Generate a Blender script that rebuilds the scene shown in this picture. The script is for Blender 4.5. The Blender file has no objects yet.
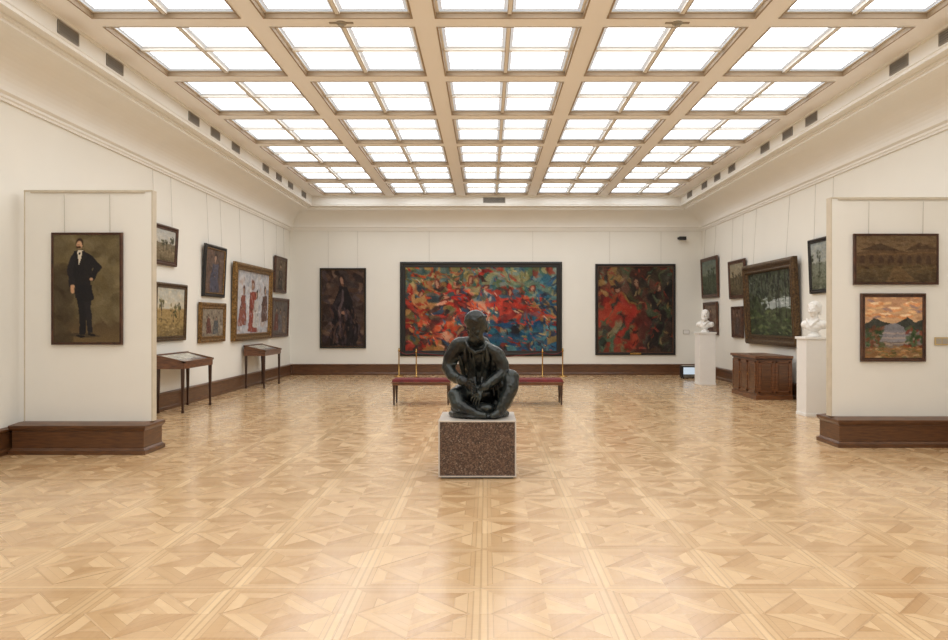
import bpy, bmesh, math, random
import numpy as np
from mathutils import Vector, Matrix, Euler

random.seed(4); rng = np.random.RandomState(7)
sc = bpy.context.scene
COL = sc.collection

# ------------------------------------------------------------------ constants
XL, XR, YB, YF = -5.74, 6.26, 20.97, -4.0
XC = 0.26
ZC = 5.07

def lin(c):
    c = [x/255.0 for x in c]
    return tuple((x/12.92 if x <= 0.04045 else ((x+0.055)/1.055)**2.4) for x in c)

# ------------------------------------------------------------------ node helpers
class NT:
    def __init__(s, name):
        s.mat = bpy.data.materials.new(name); s.mat.use_nodes = True
        s.t = s.mat.node_tree; s.b = s.t.nodes['Principled BSDF']
    def n(s, typ, **kw):
        x = s.t.nodes.new(typ)
        for k, v in kw.items(): setattr(x, k, v)
        return x
    def l(s, a, b): s.t.links.new(a, b)
    def m(s, op, a, b=None, c=None):
        x = s.n('ShaderNodeMath', operation=op)
        for i, v in enumerate((a, b, c)):
            if v is None: continue
            if isinstance(v, (int, float)): x.inputs[i].default_value = v
            else: s.l(v, x.inputs[i])
        return x.outputs[0]
    def mix(s, f, a, b, bt='MIX'):
        x = s.n('ShaderNodeMix', data_type='RGBA', blend_type=bt)
        for i, v in ((0, f), (6, a), (7, b)):
            if isinstance(v, (int, float)): x.inputs[i].default_value = v
            elif isinstance(v, tuple): x.inputs[i].default_value = (*v[:3], 1)
            else: s.l(v, x.inputs[i])
        return x.outputs[2]
    def noise(s, scale, detail=4, vec=None, rough=0.5):
        x = s.n('ShaderNodeTexNoise'); x.inputs['Scale'].default_value = scale
        x.inputs['Detail'].default_value = detail; x.inputs['Roughness'].default_value = rough
        if vec is not None: s.l(vec, x.inputs['Vector'])
        return x.outputs['Fac']
    def coord(s, scale=(1, 1, 1)):
        tc = s.n('ShaderNodeTexCoord'); mp = s.n('ShaderNodeMapping')
        mp.inputs['Scale'].default_value = scale
        s.l(tc.outputs['Object'], mp.inputs['Vector']); return mp.outputs[0]
    def bump(s, h, strength=0.2, dist=0.01):
        x = s.n('ShaderNodeBump'); x.inputs['Strength'].default_value = strength
        x.inputs['Distance'].default_value = dist; s.l(h, x.inputs['Height'])
        s.l(x.outputs[0], s.b.inputs['Normal'])
    def setp(s, **kw):
        for k, v in kw.items(): s.b.inputs[k.replace('_', ' ')].default_value = v

def simple(name, c, rough=0.5, metal=0.0, var=0.06, scale=8, bump=0.0, c2=None, spec=None, stretch=(1,1,1), coat=0):
    t = NT(name)
    L = lin(c); D = lin(c2) if c2 else tuple(x*(1-var*2) for x in L)
    nz = t.noise(scale, 5, t.coord(stretch))
    r = t.n('ShaderNodeMapRange'); t.l(nz, r.inputs[0]); r.inputs[1].default_value = 0.3; r.inputs[2].default_value = 0.7
    t.l(t.mix(r.outputs[0], D, L), t.b.inputs['Base Color'])
    t.setp(Roughness=rough, Metallic=metal)
    if coat: t.b.inputs['Coat Weight'].default_value = coat; t.b.inputs['Coat Roughness'].default_value = 0.15
    if spec is not None: t.b.inputs['Specular IOR Level'].default_value = spec
    if bump: t.bump(nz, bump)
    return t.mat

M_wall = simple('wall_plaster', (236, 234, 226), 0.85, var=0.012, scale=1.5, bump=0.02)
M_corn = simple('cornice_plaster', (241, 240, 235), 0.8, var=0.012, scale=2)
M_ceil = simple('ceiling_paint', (250, 249, 248), 0.8, var=0.006, scale=2)
M_panel = simple('partition_paint', (234, 232, 225), 0.8, var=0.015, scale=2)
M_edge = simple('partition_edge', (205, 194, 174), 0.6)
M_wood = simple('dark_oak', (108, 70, 40), 0.35, c2=(70, 42, 24), scale=6, stretch=(1, 1, 9), coat=0.3)
M_woodR = simple('walnut', (124, 78, 44), 0.35, c2=(78, 46, 26), scale=7, stretch=(1, 1, 6), coat=0.3)
M_woodD = simple('walnut_dark', (62, 38, 24), 0.35, scale=7)
M_trimbr = simple('skylight_trim', (158, 138, 112), 0.5, var=0.03)
M_mull = simple('skylight_mullion', (240, 238, 232), 0.5, var=0.02)
M_vent = simple('vent_dark', (80, 78, 78), 0.6)
M_ventf = simple('vent_frame', (166, 158, 144), 0.5)
M_wire = simple('wire_grey', (186, 182, 172), 0.5)
M_gold = simple('gilt_frame', (160, 124, 74), 0.38, metal=0.6, c2=(78, 56, 32), scale=28, bump=0.5)
M_goldD = simple('old_gilt_frame', (104, 80, 50), 0.42, metal=0.4, c2=(50, 37, 24), scale=24, bump=0.4)
M_brown = simple('brown_frame', (90, 57, 38), 0.4, c2=(54, 34, 24), scale=14)
M_black = simple('black_frame', (28, 26, 25), 0.4)
M_brass = simple('brass', (190, 152, 90), 0.25, metal=0.9)
M_red = simple('red_velvet', (116, 32, 32), 0.8, c2=(84, 20, 24), scale=12)
M_marble = simple('white_marble', (236, 234, 230), 0.45, var=0.02, scale=5)
M_whitep = simple('white_pedestal_paint', (236, 234, 230), 0.5, var=0.01)
M_stripe = simple('pale_stone_edge', (208, 200, 190), 0.3)
M_paper = simple('paper', (228, 218, 194), 0.7, c2=(150, 132, 104), scale=9)
M_blk = simple('black_plastic', (28, 28, 30), 0.35)
M_soc = simple('switch_plate_metal', (196, 170, 118), 0.4)

# bronze
t = NT('bronze')
nz = t.noise(7, 6, t.coord()); nf = t.noise(45, 5, t.coord())
r = t.n('ShaderNodeMapRange'); t.l(nz, r.inputs[0]); r.inputs[1].default_value = .35; r.inputs[2].default_value = .68
t.l(t.mix(r.outputs[0], lin((24, 24, 26)), lin((58, 65, 63))), t.b.inputs['Base Color'])
t.setp(Roughness=0.28, Metallic=0.5); t.b.inputs['Specular IOR Level'].default_value = .7; t.bump(nf, 0.3, 0.01)
M_bronze = t.mat

# granite
t = NT('brown_granite')
v = t.n('ShaderNodeTexVoronoi'); v.inputs['Scale'].default_value = 95; t.l(t.coord(), v.inputs['Vector'])
sep = t.n('ShaderNodeSeparateColor'); t.l(v.outputs['Color'], sep.inputs[0])
cr = t.n('ShaderNodeValToRGB'); t.l(sep.outputs[0], cr.inputs[0]); cr.color_ramp.interpolation = 'CONSTANT'
els = cr.color_ramp.elements; els[0].color = (*lin((66, 50, 44)), 1); els[1].position = .3; els[1].color = (*lin((98, 75, 63)), 1)
for p, c in ((.55, (82, 63, 54)), (.7, (118, 94, 80)), (.87, (52, 44, 42)), (.95, (140, 122, 108))):
    e = els.new(p); e.color = (*lin(c), 1)
t.l(cr.outputs[0], t.b.inputs['Base Color']); t.setp(Roughness=0.18)
M_granite = t.mat

t = NT('case_glass'); t.setp(Roughness=0.05); t.b.inputs['Base Color'].default_value = (.9, .95, .95, 1)
t.b.inputs['Alpha'].default_value = 0.25
M_glass = t.mat

def emis(name, c, s, base=.7):
    t = NT(name); t.b.inputs['Base Color'].default_value = (base, base, base, 1)
    t.b.inputs['Emission Color'].default_value = (*c, 1); t.b.inputs['Emission Strength'].default_value = s
    return t.mat
M_pane = emis('skylight_diffuser', (.945, 0.975, 1.0), 2.8)
M_paneE = emis('skylight_diffuser_edge', (0.86, 0.93, 1.0), 0.34, .45)
M_scr = emis('display_blue', (.62, .82, 1), .5, .4)

t = NT('oil_canvas'); a = t.n('ShaderNodeAttribute', attribute_name='Col'); t.l(a.outputs['Color'], t.b.inputs['Base Color'])
t.setp(Roughness=0.55); t.b.inputs['Specular IOR Level'].default_value = .25; t.bump(t.noise(60, 5, t.coord()), 0.25, 0.01)
M_canvas = t.mat

# parquet: square panels, framed, concentric mitred boards with a central lozenge
t = NT('oak_parquet')
tc = t.n('ShaderNodeTexCoord'); sx = t.n('ShaderNodeSeparateXYZ'); t.l(tc.outputs['Object'], sx.inputs[0])
T = 0.74
px = t.m('ADD', t.m('DIVIDE', sx.outputs[0], T), 100.05); py = t.m('ADD', t.m('DIVIDE', sx.outputs[1], T), 100.2)
u = t.m('SUBTRACT', t.m('FRACT', px), .5); v = t.m('SUBTRACT', t.m('FRACT', py), .5)
iu = t.m('FLOOR', px); iv = t.m('FLOOR', py)
au = t.m('ABSOLUTE', u); av = t.m('ABSOLUTE', v)
d = t.m('ADD', au, av); mx = t.m('MAXIMUM', au, av)
inner = t.m('LESS_THAN', d, .42)
quad_o = t.m('GREATER_THAN', au, av)
quad_i = t.m('GREATER_THAN', t.m('MULTIPLY', u, v), 0)
K = 10.0
def sel(f, a, b):
    return t.m('ADD', t.m('MULTIPLY', f, a), t.m('MULTIPLY', t.m('SUBTRACT', 1, f), b))
rad = sel(inner, t.m('MULTIPLY', d, K), t.m('MULTIPLY', mx, K))
ring = t.m('FLOOR', rad); fr = t.m('FRACT', rad)
quad = sel(inner, quad_i, quad_o)
sgn = t.m('ADD', t.m('GREATER_THAN', u, 0), t.m('MULTIPLY', t.m('GREATER_THAN', v, 0), 2))
cb = t.n('ShaderNodeCombineXYZ')
t.l(t.m('ADD', iu, t.m('MULTIPLY', quad, .37)), cb.inputs[0]); t.l(t.m('ADD', iv, t.m('MULTIPLY', sgn, .13)), cb.inputs[1])
t.l(t.m('ADD', ring, t.m('MULTIPLY', inner, 23)), cb.inputs[2])
wn = t.n('ShaderNodeTexWhiteNoise', noise_dimensions='3D'); t.l(cb.outputs[0], wn.inputs['Vector'])
rnd = wn.outputs['Value']
g1 = t.noise(5, 5, t.coord((1.5, 14, 1))); g2 = t.noise(5, 5, t.coord((14, 1.5, 1)))
grain = sel(quad, g1, g2)
frame = t.m('GREATER_THAN', mx, .445)
val = t.m('ADD', t.m('MULTIPLY', rnd, .32), t.m('MULTIPLY', quad, .18))
val = t.m('ADD', val, t.m('MULTIPLY', grain, .34))
val = t.m('ADD', val, t.m('MULTIPLY', frame, .14)); val = t.m('ADD', val, .06)
base = t.mix(val, lin((174, 132, 88)), lin((232, 202, 158)))
seam = t.m('MAXIMUM', t.m('LESS_THAN', fr, .07), t.m('GREATER_THAN', mx, .491))
seam = t.m('MAXIMUM', seam, t.m('LESS_THAN', t.m('ABSOLUTE', t.m('SUBTRACT', d, .42)), .008))
seam = t.m('MAXIMUM', seam, t.m('LESS_THAN', t.m('ABSOLUTE', t.m('SUBTRACT', mx, .445)), .006))
base = t.mix(t.m('MULTIPLY', seam, .34), base, lin((130, 92, 54)))
t.l(base, t.b.inputs['Base Color'])
t.l(t.m('ADD', .19, t.m('MULTIPLY', rnd, .15)), t.b.inputs['Roughness'])
t.b.inputs['Coat Weight'].default_value = 0.38; t.b.inputs['Coat Roughness'].default_value = 0.15
t.bump(t.m('ADD', t.m('MULTIPLY', rnd, .6), t.noise(1.2, 2, t.coord())), 0.08, 0.01)
M_floor = t.mat

# ------------------------------------------------------------------ mesh builder
class MB:
    def __init__(s): s.v = []; s.f = []; s.mi = []; s.sm = []
    def add(s, vs, fs, mi=0, sm=False, mtx=None):
        o = len(s.v)
        for p in vs:
            p = Vector(p)
            if mtx is not None: p = mtx @ p
            s.v.append(tuple(p))
        for f in fs: s.f.append([o+i for i in f]); s.mi.append(mi); s.sm.append(sm)
    def box(s, x0, x1, y0, y1, z0, z1, mi=0, mtx=None):
        vs = [(x, y, z) for z in (z0, z1) for y in (y0, y1) for x in (x0, x1)]
        s.add(vs, [(0,2,3,1),(4,5,7,6),(0,1,5,4),(2,6,7,3),(0,4,6,2),(1,3,7,5)], mi, False, mtx)
    def frustum(s, x0, x1, y0, y1, z0, a0, a1, b0, b1, z1, mi=0):
        vs = [(x0,y0,z0),(x1,y0,z0),(x0,y1,z0),(x1,y1,z0),(a0,b0,z1),(a1,b0,z1),(a0,b1,z1),(a1,b1,z1)]
        s.add(vs, [(0,2,3,1),(4,5,7,6),(0,1,5,4),(2,6,7,3),(0,4,6,2),(1,3,7,5)], mi)
    def quad(s, a, b, c, d, mi=0): s.add([a, b, c, d], [(0, 1, 2, 3)], mi)
    def cap(s, p0, r0, p1, r1, mi=0, n=14, k=5, flat=None):
        p0 = Vector(p0); p1 = Vector(p1); ax = p1-p0; L = ax.length
        q = ax.to_track_quat('Z', 'Y').to_matrix() if L > 1e-6 else Matrix.Identity(3)
        rings = []
        for i in range(k+1):
            th = -math.pi/2 + math.pi/2*i/k; rings.append((r0*math.sin(th), r0*math.cos(th)))
        for i in range(k+1):
            th = math.pi/2*i/k; rings.append((L+r1*math.sin(th), r1*math.cos(th)))
        s._rings(rings, q, p0, n, mi)
    def _rings(s, rings, q, p0, n, mi):
        vs = []; fs = []
        vs.append(p0+q@Vector((0, 0, rings[0][0])))
        inn = rings[1:-1]
        for (h, r) in inn:
            for j in range(n):
                a = 2*math.pi*j/n; vs.append(p0+q@Vector((r*math.cos(a), r*math.sin(a), h)))
        vs.append(p0+q@Vector((0, 0, rings[-1][0])))
        for j in range(n): fs.append((0, 1+(j+1) % n, 1+j))
        for i in range(len(inn)-1):
            for j in range(n):
                a = 1+i*n+j; b = 1+i*n+(j+1) % n; fs.append((a, b, b+n, a+n))
        l = len(vs)-1; o = 1+(len(inn)-1)*n
        for j in range(n): fs.append((o+j, o+(j+1) % n, l))
        s.add(vs, fs, mi, True)
    def chain(s, pts, mi=0, n=12):
        for (a, ra), (b, rb) in zip(pts[:-1], pts[1:]): s.cap(a, ra, b, rb, mi, n)
    def ell(s, c, r, rot=(0, 0, 0), mi=0, n=20, k=12):
        R = Euler(rot).to_matrix(); c = Vector(c); vs = []; fs = []
        vs.append(c+R@Vector((0, 0, -r[2])))
        for i in range(1, k):
            th = -math.pi/2+math.pi*i/k
            for j in range(n):
                a = 2*math.pi*j/n
                vs.append(c+R@Vector((r[0]*math.cos(th)*math.cos(a), r[1]*math.cos(th)*math.sin(a), r[2]*math.sin(th))))
        vs.append(c+R@Vector((0, 0, r[2])))
        for j in range(n): fs.append((0, 1+(j+1) % n, 1+j))
        for i in range(k-2):
            for j in range(n):
                a = 1+i*n+j; b = 1+i*n+(j+1) % n; fs.append((a, b, b+n, a+n))
        l = len(vs)-1; o = 1+(k-2)*n
        for j in range(n): fs.append((o+j, o+(j+1) % n, l))
        s.add(vs, fs, mi, True)
    def cyl(s, p0, p1, r0, r1=None, mi=0, n=12):
        if r1 is None: r1 = r0
        p0 = Vector(p0); p1 = Vector(p1); ax = p1-p0; L = ax.length; q = ax.to_track_quat('Z', 'Y').to_matrix()
        vs = []
        for h, r in ((0, r0), (L, r1)):
            for j in range(n):
                a = 2*math.pi*j/n; vs.append(p0+q@Vector((r*math.cos(a), r*math.sin(a), h)))
        fs = [(j, (j+1) % n, n+(j+1) % n, n+j) for j in range(n)]
        s.add(vs, fs, mi, True); s.add(vs[:n], [tuple(reversed(range(n)))], mi); s.add(vs[n:], [tuple(range(n))], mi)
    def lathe(s, c, prof, mi=0, n=24, sx=1, sy=1):
        vs = []; fs = []
        for r, z in prof:
            for j in range(n):
                a = 2*math.pi*j/n; vs.append((c[0]+sx*r*math.cos(a), c[1]+sy*r*math.sin(a), c[2]+z))
        for i in range(len(prof)-1):
            for j in range(n):
                a = i*n+j; b = i*n+(j+1) % n; fs.append((a, b, b+n, a+n))
        fs.append(tuple(reversed(range(n)))); fs.append(tuple(range((len(prof)-1)*n, len(prof)*n)))
        s.add(vs, fs, mi, True)
    def rings_rect(s, prof, w0, h0, mi=0, y_rot=0):
        vs = []; fs = []
        for o, y in prof:
            vs += [(-w0/2-o, y, -o), (w0/2+o, y, -o), (w0/2+o, y, h0+o), (-w0/2-o, y, h0+o)]
        n = len(prof)
        for i in range(n-1):
            for j in range(4):
                a = i*4+j; b = i*4+(j+1) % 4; fs.append((a, b, b+4, a+4))
        s.add(vs, fs, mi)
    def build(s, name, mats, loc=(0, 0, 0), rz=0, bevel=0, parent=None, recalc=True):
        me = bpy.data.meshes.new(name); me.from_pydata(s.v, [], s.f)
        for m in mats: me.materials.append(m)
        me.polygons.foreach_set('material_index', s.mi); me.polygons.foreach_set('use_smooth', s.sm)
        if recalc:
            bm = bmesh.new(); bm.from_mesh(me); bmesh.ops.recalc_face_normals(bm, faces=bm.faces); bm.to_mesh(me); bm.free()
        me.update()
        ob = bpy.data.objects.new(name, me); COL.objects.link(ob); ob.location = loc; ob.rotation_euler = (0, 0, rz)
        if parent: ob.parent = parent
        if bevel:
            b = ob.modifiers.new('bevel', 'BEVEL'); b.width = bevel; b.segments = 2; b.limit_method = 'ANGLE'
        return ob

# ------------------------------------------------------------------ room shell
b = MB(); b.box(XL-.2, XR+.2, YF-.2, YB+.2, -.1, 0); b.build('floor', [M_floor])
b = MB(); b.box(XL-.2, XL, YF, YB, 0, ZC+.3); b.build('wall_left', [M_wall])
b = MB(); b.box(XR, XR+.2, YF, YB, 0, ZC+.3); b.build('wall_right', [M_wall])
b = MB(); b.box(XL-.2, XR+.2, YB, YB+.2, 0, ZC+.3); b.build('wall_back', [M_wall])
b = MB(); b.box(XL-.2, XR+.2, YF-.2, YF, 0, ZC+.3); b.build('wall_front', [M_wall])

def sweep(prof, mi=0, x0=XL, x1=XR, y0=YF, y1=YB):
    b = MB(); vs = []; fs = []
    for o, z in prof:
        vs += [(x0+o, y0+o, z), (x1-o, y0+o, z), (x1-o, y1-o, z), (x0+o, y1-o, z)]
    for i in range(len(prof)-1):
        for j in range(4):
            a = i*4+j; c = i*4+(j+1) % 4; fs.append((a, c, c+4, a+4))
    b.add(vs, fs, mi); return b

prof = [(0, 4.19), (.03, 4.19), (.035, 4.215), (.055, 4.23), (.055, 4.26), (.085, 4.275), (.10, 4.285)]
for i in range(0, 13):
    a = i/12*math.pi/2
    prof.append((.10+.58*(1-math.cos(a)), 4.29+.42*math.sin(a)))
prof += [(.70, 4.71), (.70, 4.74), (.73, 4.75), (.73, 4.785), (.80, 4.79), (.85, 4.79), (.85, 4.83), (.862, 4.84), (.862, 4.855), (.85, 4.86), (.85, 5.03), (.87, 5.035), (.87, ZC)]
sweep(prof).build('trim_1', [M_corn], recalc=False)
def baseboard(name, a, bb, nrm):
    a = Vector(a); bb = Vector(bb); n = Vector(nrm); b = MB(); P = [(0, 0), (.05, 0), (.05, .05), (.035, .07), (.035, .26), (.05, .275), (.05, .30), (.02, .32), (0, .32)]
    vs = []
    for e in (a, bb):
        for o, z in P: vs.append(e+n*o+Vector((0, 0, z)))
    k = len(P); fs = [(i, (i+1) % k, k+(i+1) % k, k+i) for i in range(k)] + [tuple(range(k)), tuple(range(k, 2*k))]
    b.add(vs, fs); b.build(name, [M_wood])
baseboard('baseboard_left', (XL, YF, 0), (XL, YB, 0), (1, 0, 0))
baseboard('baseboard_right', (XR, YF, 0), (XR, YB, 0), (-1, 0, 0))
baseboard('baseboard_back', (XL+.05, YB, 0), (XR-.05, YB, 0), (0, -1, 0))

# ceiling with coffers
CW = 1.72; PX = 1.97; PY = 1.95
xs0 = [XC-CW/2+PX*i for i in range(-2, 3)]
ys0 = [8.5+PY*i for i in range(-6, 6)]
holes_x = [(x, x+CW) for x in xs0]; holes_y = [(y, y+CW) for y in ys0]
xe = sorted([XL, XR]+[e for h in holes_x for e in h]); ye = sorted([YF, YB]+[e for h in holes_y for e in h])
b = MB(); sk = MB()
for i in range(len(xe)-1):
    for j in range(len(ye)-1):
        if i % 2 == 1 and j % 2 == 1: continue
        b.quad((xe[i], ye[j], ZC), (xe[i], ye[j+1], ZC), (xe[i+1], ye[j+1], ZC), (xe[i+1], ye[j], ZC))
def rect_ring(mb, x0, x1, y0, y1, za, ins, zb, mi):
    A = [(x0, y0, za), (x1, y0, za), (x1, y1, za), (x0, y1, za)]
    B = [(x0+ins, y0+ins, zb), (x1-ins, y0+ins, zb), (x1-ins, y1-ins, zb), (x0+ins, y1-ins, zb)]
    for k in range(4): mb.quad(A[k], A[(k+1) % 4], B[(k+1) % 4], B[k], mi)
for (x0, x1) in holes_x:
    for (y0, y1) in holes_y:
        rect_ring(b, x0, x1, y0, y1, ZC, 0, ZC+.14, 0)
        rect_ring(sk, x0, x1, y0, y1, ZC-.012, .0, ZC+.03, 1)
        rect_ring(sk, x0, x1, y0, y1, ZC-.012, .022, ZC-.012, 0)
        rect_ring(sk, x0+.022, x1-.022, y0+.022, y1-.022, ZC-.012, .0, ZC+.05, 0)
        rect_ring(sk, x0+.022, x1-.022, y0+.022, y1-.022, ZC+.05, .03, ZC+.05, 1)
        xi0, xi1, yi0, yi1 = x0+.05, x1-.05, y0+.05, y1-.05
        xm, ym = (xi0+xi1)/2, (yi0+yi1)/2
        sk.box(xm-.028, xm+.028, yi0, yi1, ZC+.02, ZC+.07, 1)
        sk.box(xm-.028, xm-.022, yi0, yi1, ZC+.016, ZC+.02, 0); sk.box(xm+.022, xm+.028, yi0, yi1, ZC+.016, ZC+.02, 0)
        sk.box(xi0, xm-.028, ym-.026, ym+.026, ZC+.025, ZC+.068, 1)
        sk.box(xm+.028, xi1, ym-.026, ym+.026, ZC+.025, ZC+.068, 1)
        for (a0, a1) in ((xi0, xm-.028), (xm+.028, xi1)):
            for (c0, c1) in ((yi0, ym-.026), (ym+.026, yi1)):
                z = ZC+.066; e = .042; L_ = c1-c0-2*e; q0 = c0+e
                sk.quad((a0, c0, z), (a1, c0, z), (a1, c0+e, z), (a0, c0+e, z), 3)
                sk.quad((a0, c1-e, z), (a1, c1-e, z), (a1, c1, z), (a0, c1, z), 3)
                sk.quad((a0, c0+e, z), (a0+e, c0+e, z), (a0+e, c1-e, z), (a0, c1-e, z), 3)
                sk.quad((a1-e, c0+e, z), (a1, c0+e, z), (a1, c1-e, z), (a1-e, c1-e, z), 3)
                cuts = [0, .30, .34, .66, .70, 1]
                for k in range(5):
                    sk.quad((a0+e, q0+L_*cuts[k], z), (a1-e, q0+L_*cuts[k], z), (a1-e, q0+L_*cuts[k+1], z), (a0+e, q0+L_*cuts[k+1], z), 2 if k % 2 == 0 else 3)
b.build('ceiling', [M_ceil], recalc=False)
sk.build('skylight_panels', [M_trimbr, M_mull, M_pane, M_paneE], recalc=False)

vt = MB()
def vent(mb, c, L, H, axis, sgn):
    def bx(l0, l1, z0, z1, d0, d1, mi):
        if axis == 'x':
            xs = sorted((c[0]+sgn*d0, c[0]+sgn*d1)); mb.box(xs[0], xs[1], c[1]+l0, c[1]+l1, c[2]+z0, c[2]+z1, mi)
        else:
            ys = sorted((c[1]+sgn*d0, c[1]+sgn*d1)); mb.box(c[0]+l0, c[0]+l1, ys[0], ys[1], c[2]+z0, c[2]+z1, mi)
    bx(-L/2, L/2, -H/2, H/2, 0, .006, 0)
    for a in (-L/2, L/2-.012): bx(a, a+.012, -H/2, H/2, .006, .014, 1)
    for z in (-H/2, H/2-.012): bx(-L/2, L/2, z, z+.012, .006, .014, 1)
    for k in range(1, 5): z = -H/2+H*k/5; bx(-L/2, L/2, z-.004, z+.004, .006, .011, 1)
for y in (4.4, 5.5, 8.4, 9.45, 12.0, 12.95, 14.0, 15.9, 16.9, 17.9, 19.2):
    vent(vt, (XL+.851, y, 4.946), .42, .15, 'x', 1); vent(vt, (XR-.851, y, 4.946), .42, .15, 'x', -1)
vent(vt, (.2, YB-.851, 4.946), .62, .15, 'y', -1)
vt.build('air_vents', [M_vent, M_ventf], recalc=False)

for X, Y in ((-1.70, 8.40), (2.22, 8.40)):  # small cctv dome fixtures on the ceiling beams
    b = MB(); b.lathe((0, 0, 0), [(.045, -.02), (.06, -.016), (.06, 0)], 0, 16); b.ell((0, 0, -.03), (.035, .035, .03), mi=0)
    b.box(-.14, .14, -.02, .02, -.010, 0, 0)
    b.build('ceiling_cctv_dome', [M_ventf, M_blk], loc=(X, Y, ZC))

b = MB(); b.box(-.04, .04, -.04, -.003, -.05, .05, 0); b.cyl((0, -.03, 0), (.0, -.14, -.01), .015, mi=0)
b.box(-.15, .05, -.22, -.12, -.05, .05, 1); b.cyl((-.15, -.17, 0), (-.19, -.17, 0), .035, mi=1)
b.build('security_camera', [M_whitep, M_blk], loc=(5.70, YB, 3.96), bevel=.006)

# ------------------------------------------------------------------ paintings
class P:
    def __init__(s, w, h, c):
        s.w, s.h = w, h; s.a = np.zeros((h, w, 3)); s.a[:] = c
        s.Y, s.X = np.mgrid[0:h, 0:w].astype(float); s.U = s.X/(w-1); s.V = s.Y/(h-1)
    def vgrad(s, stops):
        vs = [x[0] for x in stops]
        for k in range(3): s.a[:, :, k] = np.interp(s.V, vs, [x[1][k] for x in stops])
    def dab(s, u, v, ru, rv, ang, c, al=1.0):
        cx, cy = u*s.w, v*s.h; rx, ry = max(ru*s.h, .6), max(rv*s.h, .6); R = int(max(rx, ry)+2)
        x0, x1 = max(0, int(cx-R)), min(s.w, int(cx+R+1)); y0, y1 = max(0, int(cy-R)), min(s.h, int(cy+R+1))
        if x0 >= x1 or y0 >= y1: return
        X = s.X[y0:y1, x0:x1]-cx; Y = s.Y[y0:y1, x0:x1]-cy; ca, sa = math.cos(ang), math.sin(ang)
        q = ((X*ca+Y*sa)/rx)**2+((-X*sa+Y*ca)/ry)**2
        m = np.clip((1-q)*2.2, 0, 1)[:, :, None]*al
        s.a[y0:y1, x0:x1] = s.a[y0:y1, x0:x1]*(1-m)+np.array(c)*m
    def dabs(s, n, reg, pal, ru, rv, ang=(0, 3.14), al=.85, jit=12):
        for _ in range(n):
            u = rng.uniform(reg[0], reg[1]); v = rng.uniform(reg[2], reg[3]); c = np.array(pal[rng.randint(len(pal))])+rng.randn()*jit
            k = rng.uniform(.5, 1.3); s.dab(u, v, ru*k, rv*k, rng.uniform(*ang), np.clip(c, 0, 255), al)
    def stroke(s, pts, r, c, al=1.0):
        for (a, b_) in zip(pts[:-1], pts[1:]):
            L = math.hypot((a[0]-b_[0])*s.w, (a[1]-b_[1])*s.h); n = max(2, int(L/max(r*s.h*.5, .5)))
            for i in range(n+1): t_ = i/n; s.dab(a[0]+(b_[0]-a[0])*t_, a[1]+(b_[1]-a[1])*t_, r, r, 0, c, al)
    def poly(s, pts, c, al=1.0):
        ins = np.zeros(s.U.shape, bool); n = len(pts)
        for i in range(n):
            x1, y1 = pts[i]; x2, y2 = pts[(i+1) % n]
            if y1 == y2: continue
            cond = ((y1 > s.V) != (y2 > s.V)) & (s.U < (x2-x1)*(s.V-y1)/(y2-y1)+x1); ins ^= cond
        s.a[ins] = s.a[ins]*(1-al)+np.array(c)*al
    def warp(s, amp, freq=3, octs=3):
        dx = np.zeros(s.X.shape); dy = np.zeros(s.X.shape); asp = s.w/s.h
        for o in range(octs):
            f = freq*2**o
            for D in (dx, dy):
                for _ in range(3):
                    k = rng.randn(2)*f; ph = rng.uniform(0, 6.28); D += np.sin(k[0]*s.U*asp*2+k[1]*s.V*2+ph)/(2**o)/2
        X = np.clip((s.X+dx*amp*s.h).round().astype(int), 0, s.w-1); Y = np.clip((s.Y+dy*amp*s.h).round().astype(int), 0, s.h-1)
        s.a = s.a[Y, X]
    def mute(s, sat=.85, br=1.0):
        g = s.a.mean(axis=2, keepdims=True); s.a = (g+(s.a-g)*sat)*br
    def blocks(s, k=5, scale=8):
        h, w = s.h//scale+2, s.w//scale+2; n = rng.randn(h, w)
        yy = s.Y/scale; xx = s.X/scale; y0 = yy.astype(int); x0 = xx.astype(int); fy = yy-y0; fx = xx-x0
        v = (n[y0, x0]*(1-fx)+n[y0, x0+1]*fx)*(1-fy)+(n[y0+1, x0]*(1-fx)+n[y0+1, x0+1]*fx)*fy
        s.a += v[:, :, None]*k
    def grainy(s, k=6): s.a += rng.randn(s.h, s.w, 1)*k

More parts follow.
